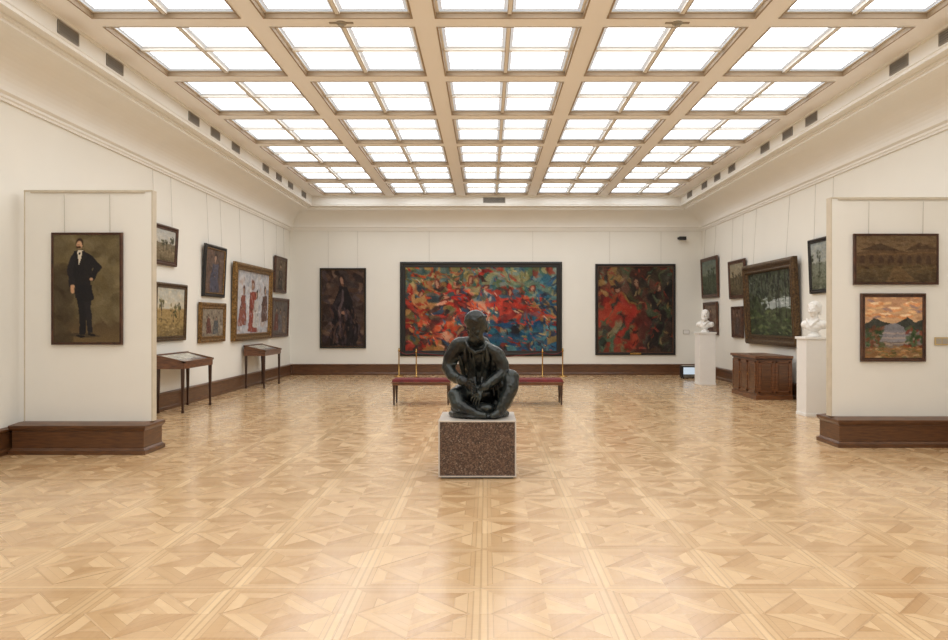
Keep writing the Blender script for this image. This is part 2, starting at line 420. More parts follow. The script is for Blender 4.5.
def art_whirl():
    p = P(280, 150, (96, 36, 26))
    regs = [((0, .32, 0, 1), [(158, 40, 28), (196, 74, 40), (62, 36, 30), (104, 98, 54), (46, 38, 36), (134, 44, 30), (74, 88, 84), (170, 124, 72), (44, 60, 70)]),
            ((.22, .55, 0, 1), [(178, 40, 30), (206, 94, 56), (190, 50, 36), (110, 30, 26), (60, 36, 34), (208, 150, 120), (46, 72, 96), (90, 84, 60)]),
            ((0, .5, 0, .22), [(112, 112, 70), (150, 84, 50), (66, 76, 52), (160, 140, 84), (70, 94, 92)]),
            ((.45, 1.0, 0, .36), [(96, 112, 76), (146, 140, 96), (46, 84, 104), (140, 62, 46), (110, 104, 70), (124, 144, 134), (50, 92, 84)]),
            ((.55, 1.0, .32, .66), [(188, 50, 36), (156, 42, 32), (196, 90, 60), (96, 44, 40), (174, 56, 42), (70, 60, 56), (56, 84, 100)]),
            ((.35, 1.0, .62, 1), [(26, 86, 108), (36, 62, 102), (130, 48, 38), (40, 36, 40), (60, 112, 116), (34, 42, 66), (30, 74, 112), (150, 120, 80)]),
            ((.82, 1.0, 0.1, .95), [(34, 78, 112), (80, 124, 132), (150, 120, 72), (46, 54, 70), (40, 92, 114)])]
    for s_, n in ((.20, 22), (.13, 50), (.08, 90), (.045, 100)):
        for r_, pal in regs: p.dabs(n, r_, pal, s_, s_*.48, (-.9, 1.3), .84, 10)
    p.warp(.05, 2.4, 3)
    for (a, b_, c, w_) in (((.55, .45), (.92, .58), (200, 52, 36), .05), ((.34, .5), (.46, .86), (186, 44, 32), .05), ((.06, .5), (.22, .86), (166, 54, 34), .05), ((.6, .66), (.88, .52), (104, 26, 26), .03), ((.7, .2), (.98, .30), (104, 122, 96), .05), ((.45, .92), (.85, .84), (30, 80, 112), .055), ((.3, .62), (.12, .78), (50, 34, 34), .035)):
        p.stroke([a, ((a[0]+b_[0])/2, (a[1]+b_[1])/2-.06), b_], w_, c, .26)
    for (u, v) in ((.10, .33), (.21, .20), (.35, .29), (.53, .24), (.69, .30), (.44, .16), (.84, .26)):
        p.dab(u, v-.01, .042, .05, .1, (110, 38, 30), .7); p.dab(u, v, .022, .034, .2, (188, 142, 110), .85); p.dab(u+.004, v+.016, .011, .006, 0, (120, 60, 46))
    p.dabs(150, (.0, 1, .0, 1), [(196, 64, 44), (46, 34, 32), (210, 150, 116), (90, 106, 84), (140, 34, 28), (216, 190, 156), (50, 90, 120), (180, 150, 84)], .035, .009, (.2, .9), .75)
    p.dabs(40, (.42, .6, .3, .85), [(216, 184, 166), (190, 66, 48), (40, 76, 108)], .05, .014, (.8, 2), .7)
    p.warp(.016, 8, 2); p.mute(1.0, .95); p.blocks(8, 6); p.grainy(6); return p
def art_redwomen():
    p = P(130, 145, (46, 34, 26))
    p.dabs(120, (0, 1, 0, .5), [(56, 44, 30), (76, 60, 38), (42, 36, 28), (84, 48, 34), (70, 78, 50)], .13, .06)
    p.dabs(60, (.0, .7, .42, 1), [(146, 40, 28), (170, 56, 34), (96, 32, 24), (54, 32, 26), (120, 46, 32), (66, 78, 50)], .14, .07, (-1, 1))
    p.dabs(26, (0, .4, .1, .45), [(150, 72, 38), (110, 54, 34), (146, 112, 62)], .08, .04)
    p.dabs(34, (0, .45, .75, 1), [(70, 96, 72), (116, 110, 76), (140, 58, 40), (44, 58, 48)], .09, .04)
    p.dabs(80, (.58, 1, .22, 1), [(38, 29, 24), (58, 40, 30), (28, 25, 24), (80, 44, 34), (60, 68, 44)], .11, .05, (1, 2))
    p.stroke([(.66, .3), (.8, .55), (.72, .9)], .06, (30, 24, 22), .5); p.stroke([(.3, .4), (.42, .6), (.3, .95)], .05, (160, 42, 30), .4); p.stroke([(.52, .32), (.56, .6), (.6, .95)], .05, (88, 32, 26), .35)
    p.warp(.05, 2.5, 3)
    for (u, v, r) in ((.24, .28, .045), (.52, .2, .05), (.8, .26, .04)):
        p.dab(u, v-.01, r*1.2, r*1.4, 0, (60, 36, 28), .8); p.dab(u, v, r*.65, r*.9, .2, (160, 118, 90), .85); p.dab(u+.01, v+.03, r*.35, .008, 0, (110, 56, 44)); p.dab(u-.02, v-.005, .01, .007, 0, (50, 34, 28)); p.dab(u+.02, v-.005, .01, .007, 0, (50, 34, 28))
    p.dabs(130, (0, 1, 0, 1), [(160, 54, 36), (40, 30, 26), (96, 74, 46), (120, 38, 28), (146, 116, 70), (66, 88, 64)], .04, .012, (0, 3), .65); p.warp(.018, 9, 2); p.mute(.95, .92); p.blocks(6, 6); p.grainy(6); return p
def art_darkfig():
    p = P(80, 140, (48, 36, 32))
    p.dabs(200, (0, 1, 0, 1), [(58, 44, 38), (42, 32, 30), (76, 56, 46), (60, 48, 50), (88, 66, 52)], .09, .04)
    p.poly([(.36, .2), (.62, .2), (.78, .5), (.86, 1), (.2, 1), (.26, .5)], (26, 21, 23)); p.dab(.49, .14, .055, .075, 0, (32, 24, 22)); p.dab(.49, .15, .035, .05, 0, (140, 104, 84))
    p.dab(.49, .18, .018, .008, 0, (90, 56, 46)); p.stroke([(.4, .3), (.3, .5), (.5, .56)], .03, (46, 38, 40)); p.stroke([(.45, .25), (.42, .6), (.36, .95)], .02, (84, 70, 72), .6); p.dab(.5, .56, .03, .022, 0, (150, 110, 90))
    p.dabs(110, (.2, .8, .5, 1), [(66, 52, 56), (24, 20, 22), (92, 66, 56)], .05, .014, (1.2, 1.9), .6); p.warp(.02, 4, 3); p.blocks(5, 7); p.grainy(5); return p
def art_gentleman():
    p = P(100, 165, (104, 90, 60)); p.vgrad([(0, (82, 71, 47)), (.35, (108, 94, 63)), (.75, (92, 79, 53)), (.78, (78, 63, 42)), (1, (100, 82, 54))])
    p.dabs(260, (0, 1, 0, .8), [(112, 98, 67), (86, 75, 51), (98, 86, 59)], .08, .05, al=.35); p.dabs(80, (0, .25, .3, 1), [(68, 57, 39)], .08, .05, al=.4)
    k = (24, 22, 24); o = -.065
    def S(pts): return [(x+o, y) for x, y in pts]
    def D(u, v, *r): p.dab(u+o, v, *r)
    D(.52, .93, .16, .022, 0, (58, 48, 34), .8)
    p.poly(S([(.38, .52), (.54, .52), (.56, .74), (.55, .93), (.47, .93), (.45, .74)]), k)
    p.poly(S([(.47, .52), (.63, .52), (.63, .72), (.66, .91), (.585, .92), (.55, .74)]), (30, 28, 30))
    p.poly(S([(.39, .155), (.50, .145), (.63, .19), (.67, .30), (.62, .42), (.66, .60), (.55, .62), (.40, .60), (.37, .42), (.32, .26)]), k)
    p.stroke(S([(.61, .22), (.73, .31), (.64, .40)]), .032, k)
    p.stroke(S([(.37, .22), (.31, .33), (.34, .46)]), .030, (30, 28, 30)); p.stroke(S([(.345, .47), (.35, .52)]), .018, (186, 146, 112)); D(.63, .41, .018, .016, 0, (180, 140, 108))
    p.poly(S([(.43, .15), (.50, .15), (.49, .22), (.46, .28)]), (204, 194, 174)); p.poly(S([(.45, .165), (.48, .165), (.475, .19), (.455, .19)]), (20, 20, 22))
    D(.455, .083, .038, .052, .1, (44, 30, 20)); D(.45, .098, .029, .042, .1, (190, 150, 116)); D(.435, .12, .022, .014, 0, (60, 40, 26)); D(.445, .095, .008, .004, 0, (60, 40, 30)); D(.425, .095, .006, .004, 0, (60, 40, 30)); D(.43, .105, .005, .012, 0, (170, 120, 90))
    D(.48, .94, .045, .014, 0, (16, 14, 14)); D(.64, .925, .04, .013, .2, (16, 14, 14)); p.warp(.006, 5, 2); p.grainy(3); return p
def art_land(w, h, sky, mid, low, trees=None, dabn=150, extra=None, mute=.85, br=.92):
    p = P(w, h, mid); p.vgrad([(0, sky[0]), (.42, sky[1]), (.45, mid), (.7, low[0]), (1, low[1])])
    p.dabs(dabn, (0, 1, 0, .42), list(sky), .06, .025, (-.2, .2), .5); p.dabs(dabn, (0, 1, .42, .65), [mid, low[0]], .05, .02, (-.2, .2), .6); p.dabs(dabn, (0, 1, .6, 1), list(low), .06, .02, (-.3, .3), .6)
    if trees:
        for _ in range(trees[1]):
            u = rng.uniform(0, 1); r_ = rng.uniform(.05, .11); v = rng.uniform(.3, .5)
            p.stroke([(u, v), (u+.01, .68)], .012, (40, 28, 20)); p.dabs(18, (u-r_, u+r_, v-r_*1.6, v+r_), [trees[0], tuple(x*.6 for x in trees[0]), tuple(min(255, x*1.3) for x in trees[0])], .04, .025, al=.8)
    if extra: extra(p)
    p.warp(.008, 6, 2); p.mute(mute, br); p.blocks(5, 4); p.grainy(5); return p
def art_people(w, h, bg, figs, low=None, mute=.75, br=.9):
    p = P(w, h, bg[0]); p.dabs(160, (0, 1, 0, 1), bg, .09, .04, al=.6)
    if low: p.dabs(110, (0, 1, .65, 1), low, .07, .03, (-.3, .3), .7)
    for (u, v, s_, c, hair) in figs:
        a = h/w; sh = rng.uniform(-.05, .05)
        p.poly([(u-.14*s_*a*1.2, v+.25*s_), (u+.14*s_*a*1.2, v+.25*s_), (u+(.22+sh)*s_*a*1.2, v+1.0*s_), (u-(.22-sh)*s_*a*1.2, v+1.0*s_)], c)
        p.dabs(30, (u-.15*s_*a, u+.15*s_*a, v+.3*s_, v+.95*s_), [c, tuple(x*.6 for x in c), tuple(min(255, x*1.25) for x in c), bg[1]], .05*s_, .02*s_, (1, 2), .7)
        p.stroke([(u-.13*s_*a, v+.32*s_), (u-.2*s_*a, v+.55*s_), (u, v+.6*s_)], .04*s_, tuple(x*.8 for x in c)); p.dab(u, v+.6*s_, .04*s_, .03*s_, 0, (190, 144, 112))
        p.dab(u, v+.1*s_, .1*s_, .13*s_, 0, hair); p.dab(u+sh*.3, v+.13*s_, .065*s_, .09*s_, 0, (196, 152, 120)); p.dab(u+sh*.3, v+.18*s_, .03*s_, .01*s_, 0, (140, 74, 62))
    p.dabs(80, (0, 1, 0, 1), bg, .05, .015, al=.5)
    p.warp(.022, 5, 2); p.mute(mute, br); p.blocks(6, 4); p.grainy(6); return p
def ex_arch(p):
    p.poly([(.0, .36), (.3, .26), (.62, .33), (1, .24), (1, .62), (0, .66)], (82, 60, 38), .8)
    p.poly([(.05, .30), (.3, .16), (.55, .32)], (62, 46, 30), .85); p.poly([(.6, .3), (.8, .14), (1, .28)], (68, 50, 32), .85)
    for k in range(8): u = .04+k*.118; p.poly([(u, .5), (u+.018, .43), (u+.05, .43), (u+.068, .5), (u+.068, .60), (u, .60)], (54, 38, 26), .55)
    p.poly([(.0, .40), (1, .34), (1, .37), (0, .43)], (116, 88, 54), .5); p.poly([(.35, 1), (.48, .66), (.56, .66), (.75, 1)], (116, 88, 54), .5)
    p.dabs(70, (0, 1, .6, 1), [(66, 52, 32), (98, 76, 44), (76, 64, 38)], .07, .02, (-.3, .3), .5); p.dabs(60, (0, 1, 0, .25), [(90, 70, 48), (112, 88, 60)], .08, .03, (-.2, .2), .5)
def ex_cloud(p):
    for (u, v) in ((.2, .12), (.5, .2), (.8, .12), (.35, .3), (.7, .32)): p.dab(u, v, .15, .045, rng.uniform(-.2, .2), (222, 156, 104), .8); p.dab(u, v-.02, .11, .022, 0, (240, 216, 180), .8)
    p.dabs(40, (0, 1, 0, .36), [(126, 110, 122), (214, 144, 92), (238, 200, 146)], .07, .02, (-.3, .3), .6)
    p.poly([(0, .44), (.16, .34), (.3, .40), (.5, .45), (.75, .34), (.86, .42), (1, .38), (1, .54), (0, .54)], (58, 60, 54)); p.poly([(.30, .48), (.5, .42), (.68, .48), (.78, .74), (.22, .74)], (140, 138, 146), .75)
    for k in range(3): p.poly([(.14, .58+.09*k), (.86, .57+.09*k), (.86, .60+.09*k), (.14, .61+.09*k)], (186, 166, 148), .5)
    p.dabs(60, (0, .3, .5, .9), [(56, 74, 44), (110, 66, 46)], .06, .03, al=.7); p.dabs(60, (.7, 1, .5, .9), [(56, 74, 44), (132, 62, 48)], .06, .03, al=.7)
    p.poly([(0, .84), (1, .82), (1, 1), (0, 1)], (136, 98, 60), .7); p.dabs(60, (0, 1, .8, 1), [(164, 118, 70), (90, 92, 54), (176, 148, 110)], .06, .015, (-.2, .2), .7)
def ex_birch(p):
    p.dabs(220, (0, 1, 0, .42), [(34, 42, 30), (58, 66, 44), (24, 30, 22)], .05, .02, al=.8); p.poly([(.3, .48), (1, .42), (1, .54), (.3, .6)], (176, 186, 186), .8)
    p.dabs(50, (.3, 1, .4, .58), [(150, 162, 156), (196, 202, 200), (110, 124, 110)], .06, .012, (-.1, .1), .7)
    for _ in range(8):
        u = rng.uniform(.03, .97); p.stroke([(u, 0), (u+rng.uniform(-.03, .03), .8)], .010, (34, 32, 26))
    p.dabs(60, (0, .4, .4, .8), [(30, 36, 26), (54, 62, 40)], .07, .04, al=.8); p.dabs(90, (0, 1, .6, 1), [(100, 112, 70), (60, 76, 44), (44, 50, 34)], .08, .02, (-.2, .3), .7)

def canvas_mesh(p, w, h, y, tilt):
    H, W = p.h, p.w
    xs = (np.arange(W)/(W-1)-.5)*w; zs = (1-np.arange(H)/(H-1))*h
    X, Z = np.meshgrid(xs, zs); Yc = np.full(X.shape, y)
    co = np.stack([X, Yc, Z], -1).reshape(-1, 3)
    idx = np.arange(H*W).reshape(H, W)
    fs = np.stack([idx[:-1, :-1], idx[1:, :-1], idx[1:, 1:], idx[:-1, 1:]], -1).reshape(-1, 4)
    me = bpy.data.meshes.new('canvas'); me.from_pydata(co.tolist(), [], fs.tolist())
    c = np.clip(p.a, 0, 255)/255; c = np.where(c <= .04045, c/12.92, ((c+.055)/1.055)**2.4)
    ca = me.color_attributes.new('Col', 'FLOAT_COLOR', 'POINT'); ca.data.foreach_set('color', np.concatenate([c, np.ones((H, W, 1))], -1).reshape(-1))
    me.materials.append(M_canvas); return me

def painting(name, art, ow, oh, loc, rz, fw, fmat, tilt=0, depth=.06, wires=True, wtop=4.17, plaque=False, inner=None):
    w, h = ow-2*fw, oh-2*fw
    e = bpy.data.objects.new(name, None); COL.objects.link(e); e.location = loc; e.rotation_euler = (0, 0, rz); e.empty_display_size = .2
    T_ = Matrix.Translation((0, -.006, 0)) @ Matrix.Rotation(tilt, 4, 'X')
    me = canvas_mesh(art, w, h, -.03, tilt); co = bpy.data.objects.new('canvas', me); COL.objects.link(co); co.parent = e
    co.matrix_local = T_ @ Matrix.Translation((0, 0, fw))
    b = MB(); d_ = depth
    pr = [(fw, 0), (fw, -d_*.7), (fw*.92, -d_*.85), (fw*.78, -d_), (fw*.62, -d_), (fw*.5, -d_*.72), (fw*.3, -d_*.66), (fw*.2, -d_*.8), (fw*.1, -d_*.8), (0, -.034), (0, -.025)]
    b.rings_rect(pr, w, h, 0)
    if inner: b.rings_rect([(fw*.24, -d_*.83), (fw*.08, -d_*.84), (-.004, -.036)], w, h, 1)
    if plaque: b.box(-.16, .16, -d_-.012, -d_*.6, -fw*.8, -fw*.2, 2)
    b.box(-w/2-fw*.9, w/2+fw*.9, -.012, -.002, -fw*.9, h+fw*.9, 3)
    f = b.build('frame', [fmat, inner or fmat, M_brass, M_brown], parent=e); f.matrix_local = T_ @ Matrix.Translation((0, 0, fw))
    if wires:
        b = MB(); yt = -.02-math.sin(tilt)*oh
        for sx_ in (-.32, .32):
            b.cyl((ow*sx_, -.03, wtop-loc[2]), (ow*sx_, yt, oh-.03), .0032, mi=0, n=5)
        b.build('hanging_wires', [M_wire], parent=e)
    return e

HP = math.pi/2
painting('whirlwind_painting', art_whirl(), 4.71, 2.74, (-.175, YB, .55), 0, .16, M_black, plaque=True)
painting('peasant_women_painting', art_redwomen(), 2.33, 2.65, (4.315, YB, .58), 0, .085, M_black, inner=M_brown, plaque=True)
painting('dark_figure_painting', art_darkfig(), 1.34, 2.33, (-4.19, YB, .78), 0, .06, M_black, inner=M_goldD)
def left(name, art, y0, y1, z0, z1, fw, fm, tilt=.03, **k): return painting(name, art, y1-y0, z1-z0, (XL, (y0+y1)/2, z0), HP, fw, fm, tilt, **k)
def right(name, art, y0, y1, z0, z1, fw, fm, tilt=.03, **k): return painting(name, art, y1-y0, z1-z0, (XR, (y0+y1)/2, z0), -HP, fw, fm, tilt, **k)
NW = dict(wires=False)
left('landscape_painting', art_land(60, 45, ((190, 192, 190), (212, 204, 184)), (120, 110, 84), ((150, 130, 96), (100, 86, 56)), ((70, 70, 44), 4)), 12.1, 13.2, 2.57, 3.27, .08, M_brown, .05)
left('field_landscape_painting', art_land(64, 60, ((196, 196, 184), (214, 200, 168)), (170, 140, 84), ((180, 150, 90), (120, 98, 56)), ((96, 90, 50), 3)), 12.3, 13.6, 1.22, 2.26, .09, M_goldD, **NW)
left('peasant_portrait_painting', art_people(50, 56, [(110, 84, 70), (84, 70, 62), (134, 96, 74)], [(.5, .1, .9, (84, 84, 104), (50, 36, 28))]), 14.45, 15.6, 2.08, 3.15, .09, M_black, .05, inner=M_gold)
left('interior_scene_painting', art_people(56, 40, [(150, 134, 112), (104, 90, 74), (180, 164, 136)], [(.3, .2, .7, (120, 66, 54), (40, 30, 24)), (.65, .25, .65, (90, 96, 100), (60, 42, 32))]), 14.25, 15.65, 1.14, 1.96, .13, M_gold, **NW)
left('winter_village_painting', art_people(100, 66, [(206, 206, 210), (180, 186, 196), (222, 216, 208), (150, 156, 170), (196, 160, 140)], [(.2, .25, .6, (160, 80, 62), (96, 50, 40)), (.5, .12, .85, (170, 70, 52), (130, 66, 48)), (.62, .3, .6, (214, 208, 200), (60, 44, 34)), (.86, .2, .6, (112, 80, 70), (70, 44, 34))], [(214, 214, 220), (186, 192, 206)]), 16.1, 18.85, 1.12, 2.92, .17, M_gold, .03, depth=.1)
left('small_portrait_painting', art_people(34, 36, [(110, 88, 66), (134, 110, 84)], [(.5, .12, .9, (60, 52, 48), (50, 36, 28))]), 19.3, 20.4, 2.35, 3.34, .09, M_brown)
left('crowd_scene_painting', art_people(50, 34, [(110, 98, 90), (86, 80, 80), (140, 118, 100)], [(.25, .2, .7, (130, 62, 50), (40, 30, 24)), (.5, .2, .75, (112, 106, 112), (60, 40, 30)), (.75, .25, .7, (146, 116, 90), (60, 40, 30))]), 19.0, 20.6, 1.13, 2.2, .1, M_brown, **NW)
right('green_landscape_painting', art_land(44, 36, ((100, 116, 108), (130, 138, 116)), (70, 84, 60), ((80, 92, 64), (52, 60, 44)), ((50, 62, 42), 5)), 19.35, 20.8, 2.22, 3.35, .1, M_brown, .04)
right('forest_painting', art_land(40, 40, ((146, 138, 114), (164, 148, 114)), (90, 80, 58), ((106, 94, 64), (70, 58, 40)), ((86, 72, 46), 5)), 17.3, 18.45, 2.13, 3.09, .09, M_brown, .04)
right('seated_woman_painting', art_people(36, 40, [(140, 110, 88), (106, 82, 64)], [(.5, .12, .85, (104, 66, 56), (60, 42, 32))]), 19.4, 20.6, 1.2, 2.1, .09, M_brown, **NW)
right('study_painting', art_people(30, 36, [(112, 80, 60), (84, 60, 46)], [(.5, .12, .85, (86, 72, 64), (40, 28, 22))]), 17.5, 18.25, 1.16, 1.94, .07, M_brown, **NW)
right('birch_grove_painting', art_land(130, 84, ((60, 66, 54), (90, 96, 82)), (60, 66, 48), ((74, 82, 56), (44, 50, 34)), None, 150, ex_birch, .95, 1.0), 14.3, 17.15, 1.05, 2.88, .22, M_goldD, .05, depth=.12)
right('lake_landscape_painting', art_land(50, 50, ((146, 156, 156), (172, 174, 160)), (110, 116, 98), ((126, 130, 108), (80, 84, 62)), ((60, 66, 46), 4)), 12.75, 13.85, 2.1, 3.13, .08, M_black, .04)

# ------------------------------------------------------------------ partitions
def partition(name, x0, x1, yf, yb, ypan, th, ztop, bx0, bx1):
    e = bpy.data.objects.new(name, None); COL.objects.link(e); e.location = ((x0+x1)/2, ypan, 0)
    c = Vector(e.location)
    b = MB(); b.box(x0-c.x, x1-c.x, 0, th, .37, ztop-.02, 0)
    b.box(x0-.008-c.x, x1+.008-c.x, -.006, th+.006, ztop-.02, ztop, 1)
    for xx in (x0, x1): b.box(xx-.008-c.x, xx+.008-c.x, -.003, th+.003, .37, ztop-.02, 1)
    b.box((x0+.08)-c.x, (x1-.08)-c.x, -.02, -.006, ztop-.035, ztop-.012, 1)
    b.build('panel', [M_panel, M_edge], parent=e, bevel=.003)
    b = MB(); f, k = yf-c.y, yb-c.y; l, r_ = bx0-c.x, bx1-c.x
    b.box(l, r_, f, k, 0, .05); b.frustum(l+.01, r_-.01, f+.01, k-.01, .05, l+.03, r_-.03, f+.03, k-.03, .075)
    b.box(l+.03, r_-.03, f+.03, k-.03, .075, .275)
    b.frustum(l+.03, r_-.03, f+.03, k-.03, .275, l+.0, r_-.0, f+.0, k-.0, .315); b.box(l, r_, f, k, .315, .345)
    b.frustum(l+.0, r_-.0, f+.0, k-.0, .345, l+.05, r_-.05, f+.12, k-.12, .372)
    b.build('base', [M_wood], parent=e, bevel=.004)
    return e
partition('exhibition_partition', -5.62, -4.07, 8.53, 9.07, 8.75, .10, 3.18, -5.68, -4.05)
partition('exhibition_partition', 4.40, 6.16, 9.0, 9.6, 9.2, .12, 3.17, 4.39, 6.2)
painting('gentleman_portrait_painting', art_gentleman(), .86, 1.36, (-4.845, 8.748, 1.30), 0, .03, M_brown, 0, depth=.04, wtop=3.12)
painting('courtyard_landscape_painting', art_land(110, 66, ((102, 82, 56), (116, 92, 62)), (86, 68, 44), ((92, 74, 46), (68, 54, 36)), None, 100, ex_arch, .95, 1.0), 1.08, .65, (5.21, 9.198, 2.05), 0, .03, M_brown, 0, depth=.04, wtop=3.11)
painting('sunset_terrace_painting', art_land(90, 94, ((184, 140, 108), (208, 170, 130)), (100, 88, 86), ((114, 106, 104), (124, 102, 74)), None, 120, ex_cloud, 1.0, 1.0), .83, .87, (5.175, 9.198, 1.07), 0, .05, M_brown, 0, depth=.04, wires=False)
b = MB(); b.box(-.09, .09, -.012, 0, -.05, .05); b.box(-.075, -.005, -.016, -.012, -.035, .035, 1); b.box(.005, .075, -.016, -.012, -.035, .035, 1)
b.build('light_switch_plate', [M_soc, M_ventf], loc=(5.80, 9.19, 1.33), bevel=.002)
b = MB(); b.box(-.09, .09, -.012, 0, -.06, .06); b.box(-.08, .08, -.014, -.012, -.05, .05, 1); b.build('wall_label', [M_ventf, M_whitep], loc=(5.80, YB-.004, 1.25))

# ------------------------------------------------------------------ sculpture pedestal
PX0, PX1, PY0, PY1, PZ = -.49, .295, 7.245, 7.97, .584
b = MB(); b.box(PX0+.012, PX1-.012, PY0+.012, PY1-.012, .02, PZ-.012, 0)
b.box(PX0+.03, PX1-.03, PY0+.03, PY1-.03, 0, .02, 2)
b.box(PX0, PX1, PY0, PY1, PZ-.012, PZ, 1); b.box(PX0, PX1, PY0, PY1, .018, .030, 1)
for x in (PX0, PX1-.014):
    for y in (PY0, PY1-.014): b.box(x, x+.014, y, y+.014, .030, PZ-.012, 1)
b.build('granite_pedestal', [M_granite, M_stripe, M_blk])

# ------------------------------------------------------------------ organic builder
def organic(mb, name, mat, voxel, loc, rz=0, smooth=3, disp=0.0, dscale=.08, scale=1):
    ob = mb.build(name, [mat], loc=loc, rz=rz); ob.scale = (scale,)*3
    r_ = ob.modifiers.new('remesh', 'REMESH'); r_.mode = 'VOXEL'; r_.voxel_size = voxel; r_.use_smooth_shade = True
    s_ = ob.modifiers.new('smooth', 'SMOOTH'); s_.factor = .5; s_.iterations = smooth
    if disp:
        tx = bpy.data.textures.new(name+'_tex', 'CLOUDS'); tx.noise_scale = dscale; tx.noise_depth = 3
        d_ = ob.modifiers.new('disp', 'DISPLACE'); d_.texture = tx; d_.strength = disp; d_.mid_level = .5
    dg = bpy.context.evaluated_depsgraph_get(); me = bpy.data.meshes.new_from_object(ob.evaluated_get(dg))
    ob.modifiers.clear(); ob.data = me; me.polygons.foreach_set('use_smooth', [True]*len(me.polygons))
    zmin = min(v.co.z for v in me.vertices)
    for v in me.vertices: v.co.z -= zmin
    if not me.materials: me.materials.append(mat)
    return ob

def head(mb, c, s, yaw=0, pitch=0, beard=True, hair=1.0):
    R = Matrix.Translation(c) @ Matrix.Rotation(yaw, 4, 'Z') @ Matrix.Rotation(pitch, 4, 'X')
    eul = R.to_euler()
    def E(p, r): mb.ell(R @ (Vector(p)*s), [x*s for x in r], eul)
    def C(p, r0, q, r1): mb.cap(R @ (Vector(p)*s), r0*s, R @ (Vector(q)*s), r1*s)
    E((0, .06, .12), (.34, .42, .36)); E((0, -.10, -.08), (.29, .28, .40)); E((0, -.18, -.33), (.18, .16, .13))
    C((-.14, -.335, .075), .05, (.14, -.335, .075), .05)
    C((0, -.36, .04), .04, (0, -.46, -.12), .06)
    E((-.055, -.405, -.13), (.04, .05, .035)); E((.055, -.405, -.13), (.04, .05, .035))
    E((-.17, -.25, -.10), (.10, .12, .10)); E((.17, -.25, -.10), (.10, .12, .10))
    E((-.115, -.30, .005), (.055, .035, .028)); E((.115, -.30, .005), (.055, .035, .028))
    E((0, -.36, -.225), (.09, .045, .022)); E((0, -.355, -.265), (.08, .045, .025))
    for sg in (-1, 1): E((sg*.33, .02, -.02), (.04, .09, .12)); E((sg*.35, .0, -.09), (.03, .05, .05))
    if hair:
        E((0, .12, .18), (.38*hair, .42*hair, .36*hair)); E((0, .26, -.02), (.34*hair, .26*hair, .38*hair))
        for sg in (-1, 1): E((sg*.28, .12, .06), (.13, .25, .30)); C((sg*.24, -.18, .28), .08, (sg*.35, .06, .0), .07); C((sg*.33, .12, .1), .09, (sg*.32, .16, -.30), .07)
        for k in range(7):
            a = -1.05+k*.35; p0 = (math.sin(a)*.22, -.20, .40-abs(a)*.06); p1 = (math.sin(a)*.34*hair, .08, .50*hair-abs(a)*.15)
            C(p0, .06, p1, .05); C(p1, .05, (math.sin(a)*.36*hair, .40, .18), .05)
    if beard:
        E((0, -.26, -.40), (.22, .17, .20)); C((-.08, -.385, -.21), .03, (-.17, -.33, -.34), .045); C((.08, -.385, -.21), .03, (.17, -.33, -.34), .045); C((0, -.32, -.43), .14, (0, -.32, -.60), .08)
        for sg in (-1, 1): C((sg*.28, -.08, -.12), .07, (sg*.18, -.24, -.40), .11)
        for k in range(5): C(((k-2)*.07, -.41, -.36), .032, ((k-2)*.05, -.39, -.62+abs(k-2)*.06), .026)
def hand(mb, wrist, tip, side, s=.20, thumb=1, spread=.042):
    w = Vector(wrist); d_ = (Vector(tip)-w).normalized(); sd = Vector(side); sd = (sd-d_*sd.dot(d_)).normalized(); nr = d_.cross(sd)
    if nr.z > 0: nr = -nr
    pl = s*.46
    for k in (-1, -.33, .33, 1): mb.cap(w+sd*k*.015, .017, w+d_*pl+sd*k*spread*.92, .0135, n=8)
    mb.ell(w+d_*pl*.6, (.03, .022, .03))
    for k, L in ((-1, .78), (-.33, .96), (.33, 1.0), (1, .88)):
        a = w+d_*pl+sd*k*spread*.95; L *= s*.52
        m1 = a+d_*L*.45+nr*L*.12+sd*k*.006; m2 = m1+d_*L*.24+nr*L*.24+sd*k*.002; e_ = m2+d_*L*.10+nr*L*.24
        mb.chain([(a, .0105), (m1, .0098), (m2, .0092), (e_, .008)], n=8)
    a = w+d_*s*.10+sd*thumb*.028; m1 = a+d_*s*.18+sd*thumb*.040+nr*.01; e_ = m1+d_*s*.20+sd*thumb*.006+nr*.018
    mb.chain([(a, .0155), (m1, .013), (e_, .0105)], n=8)

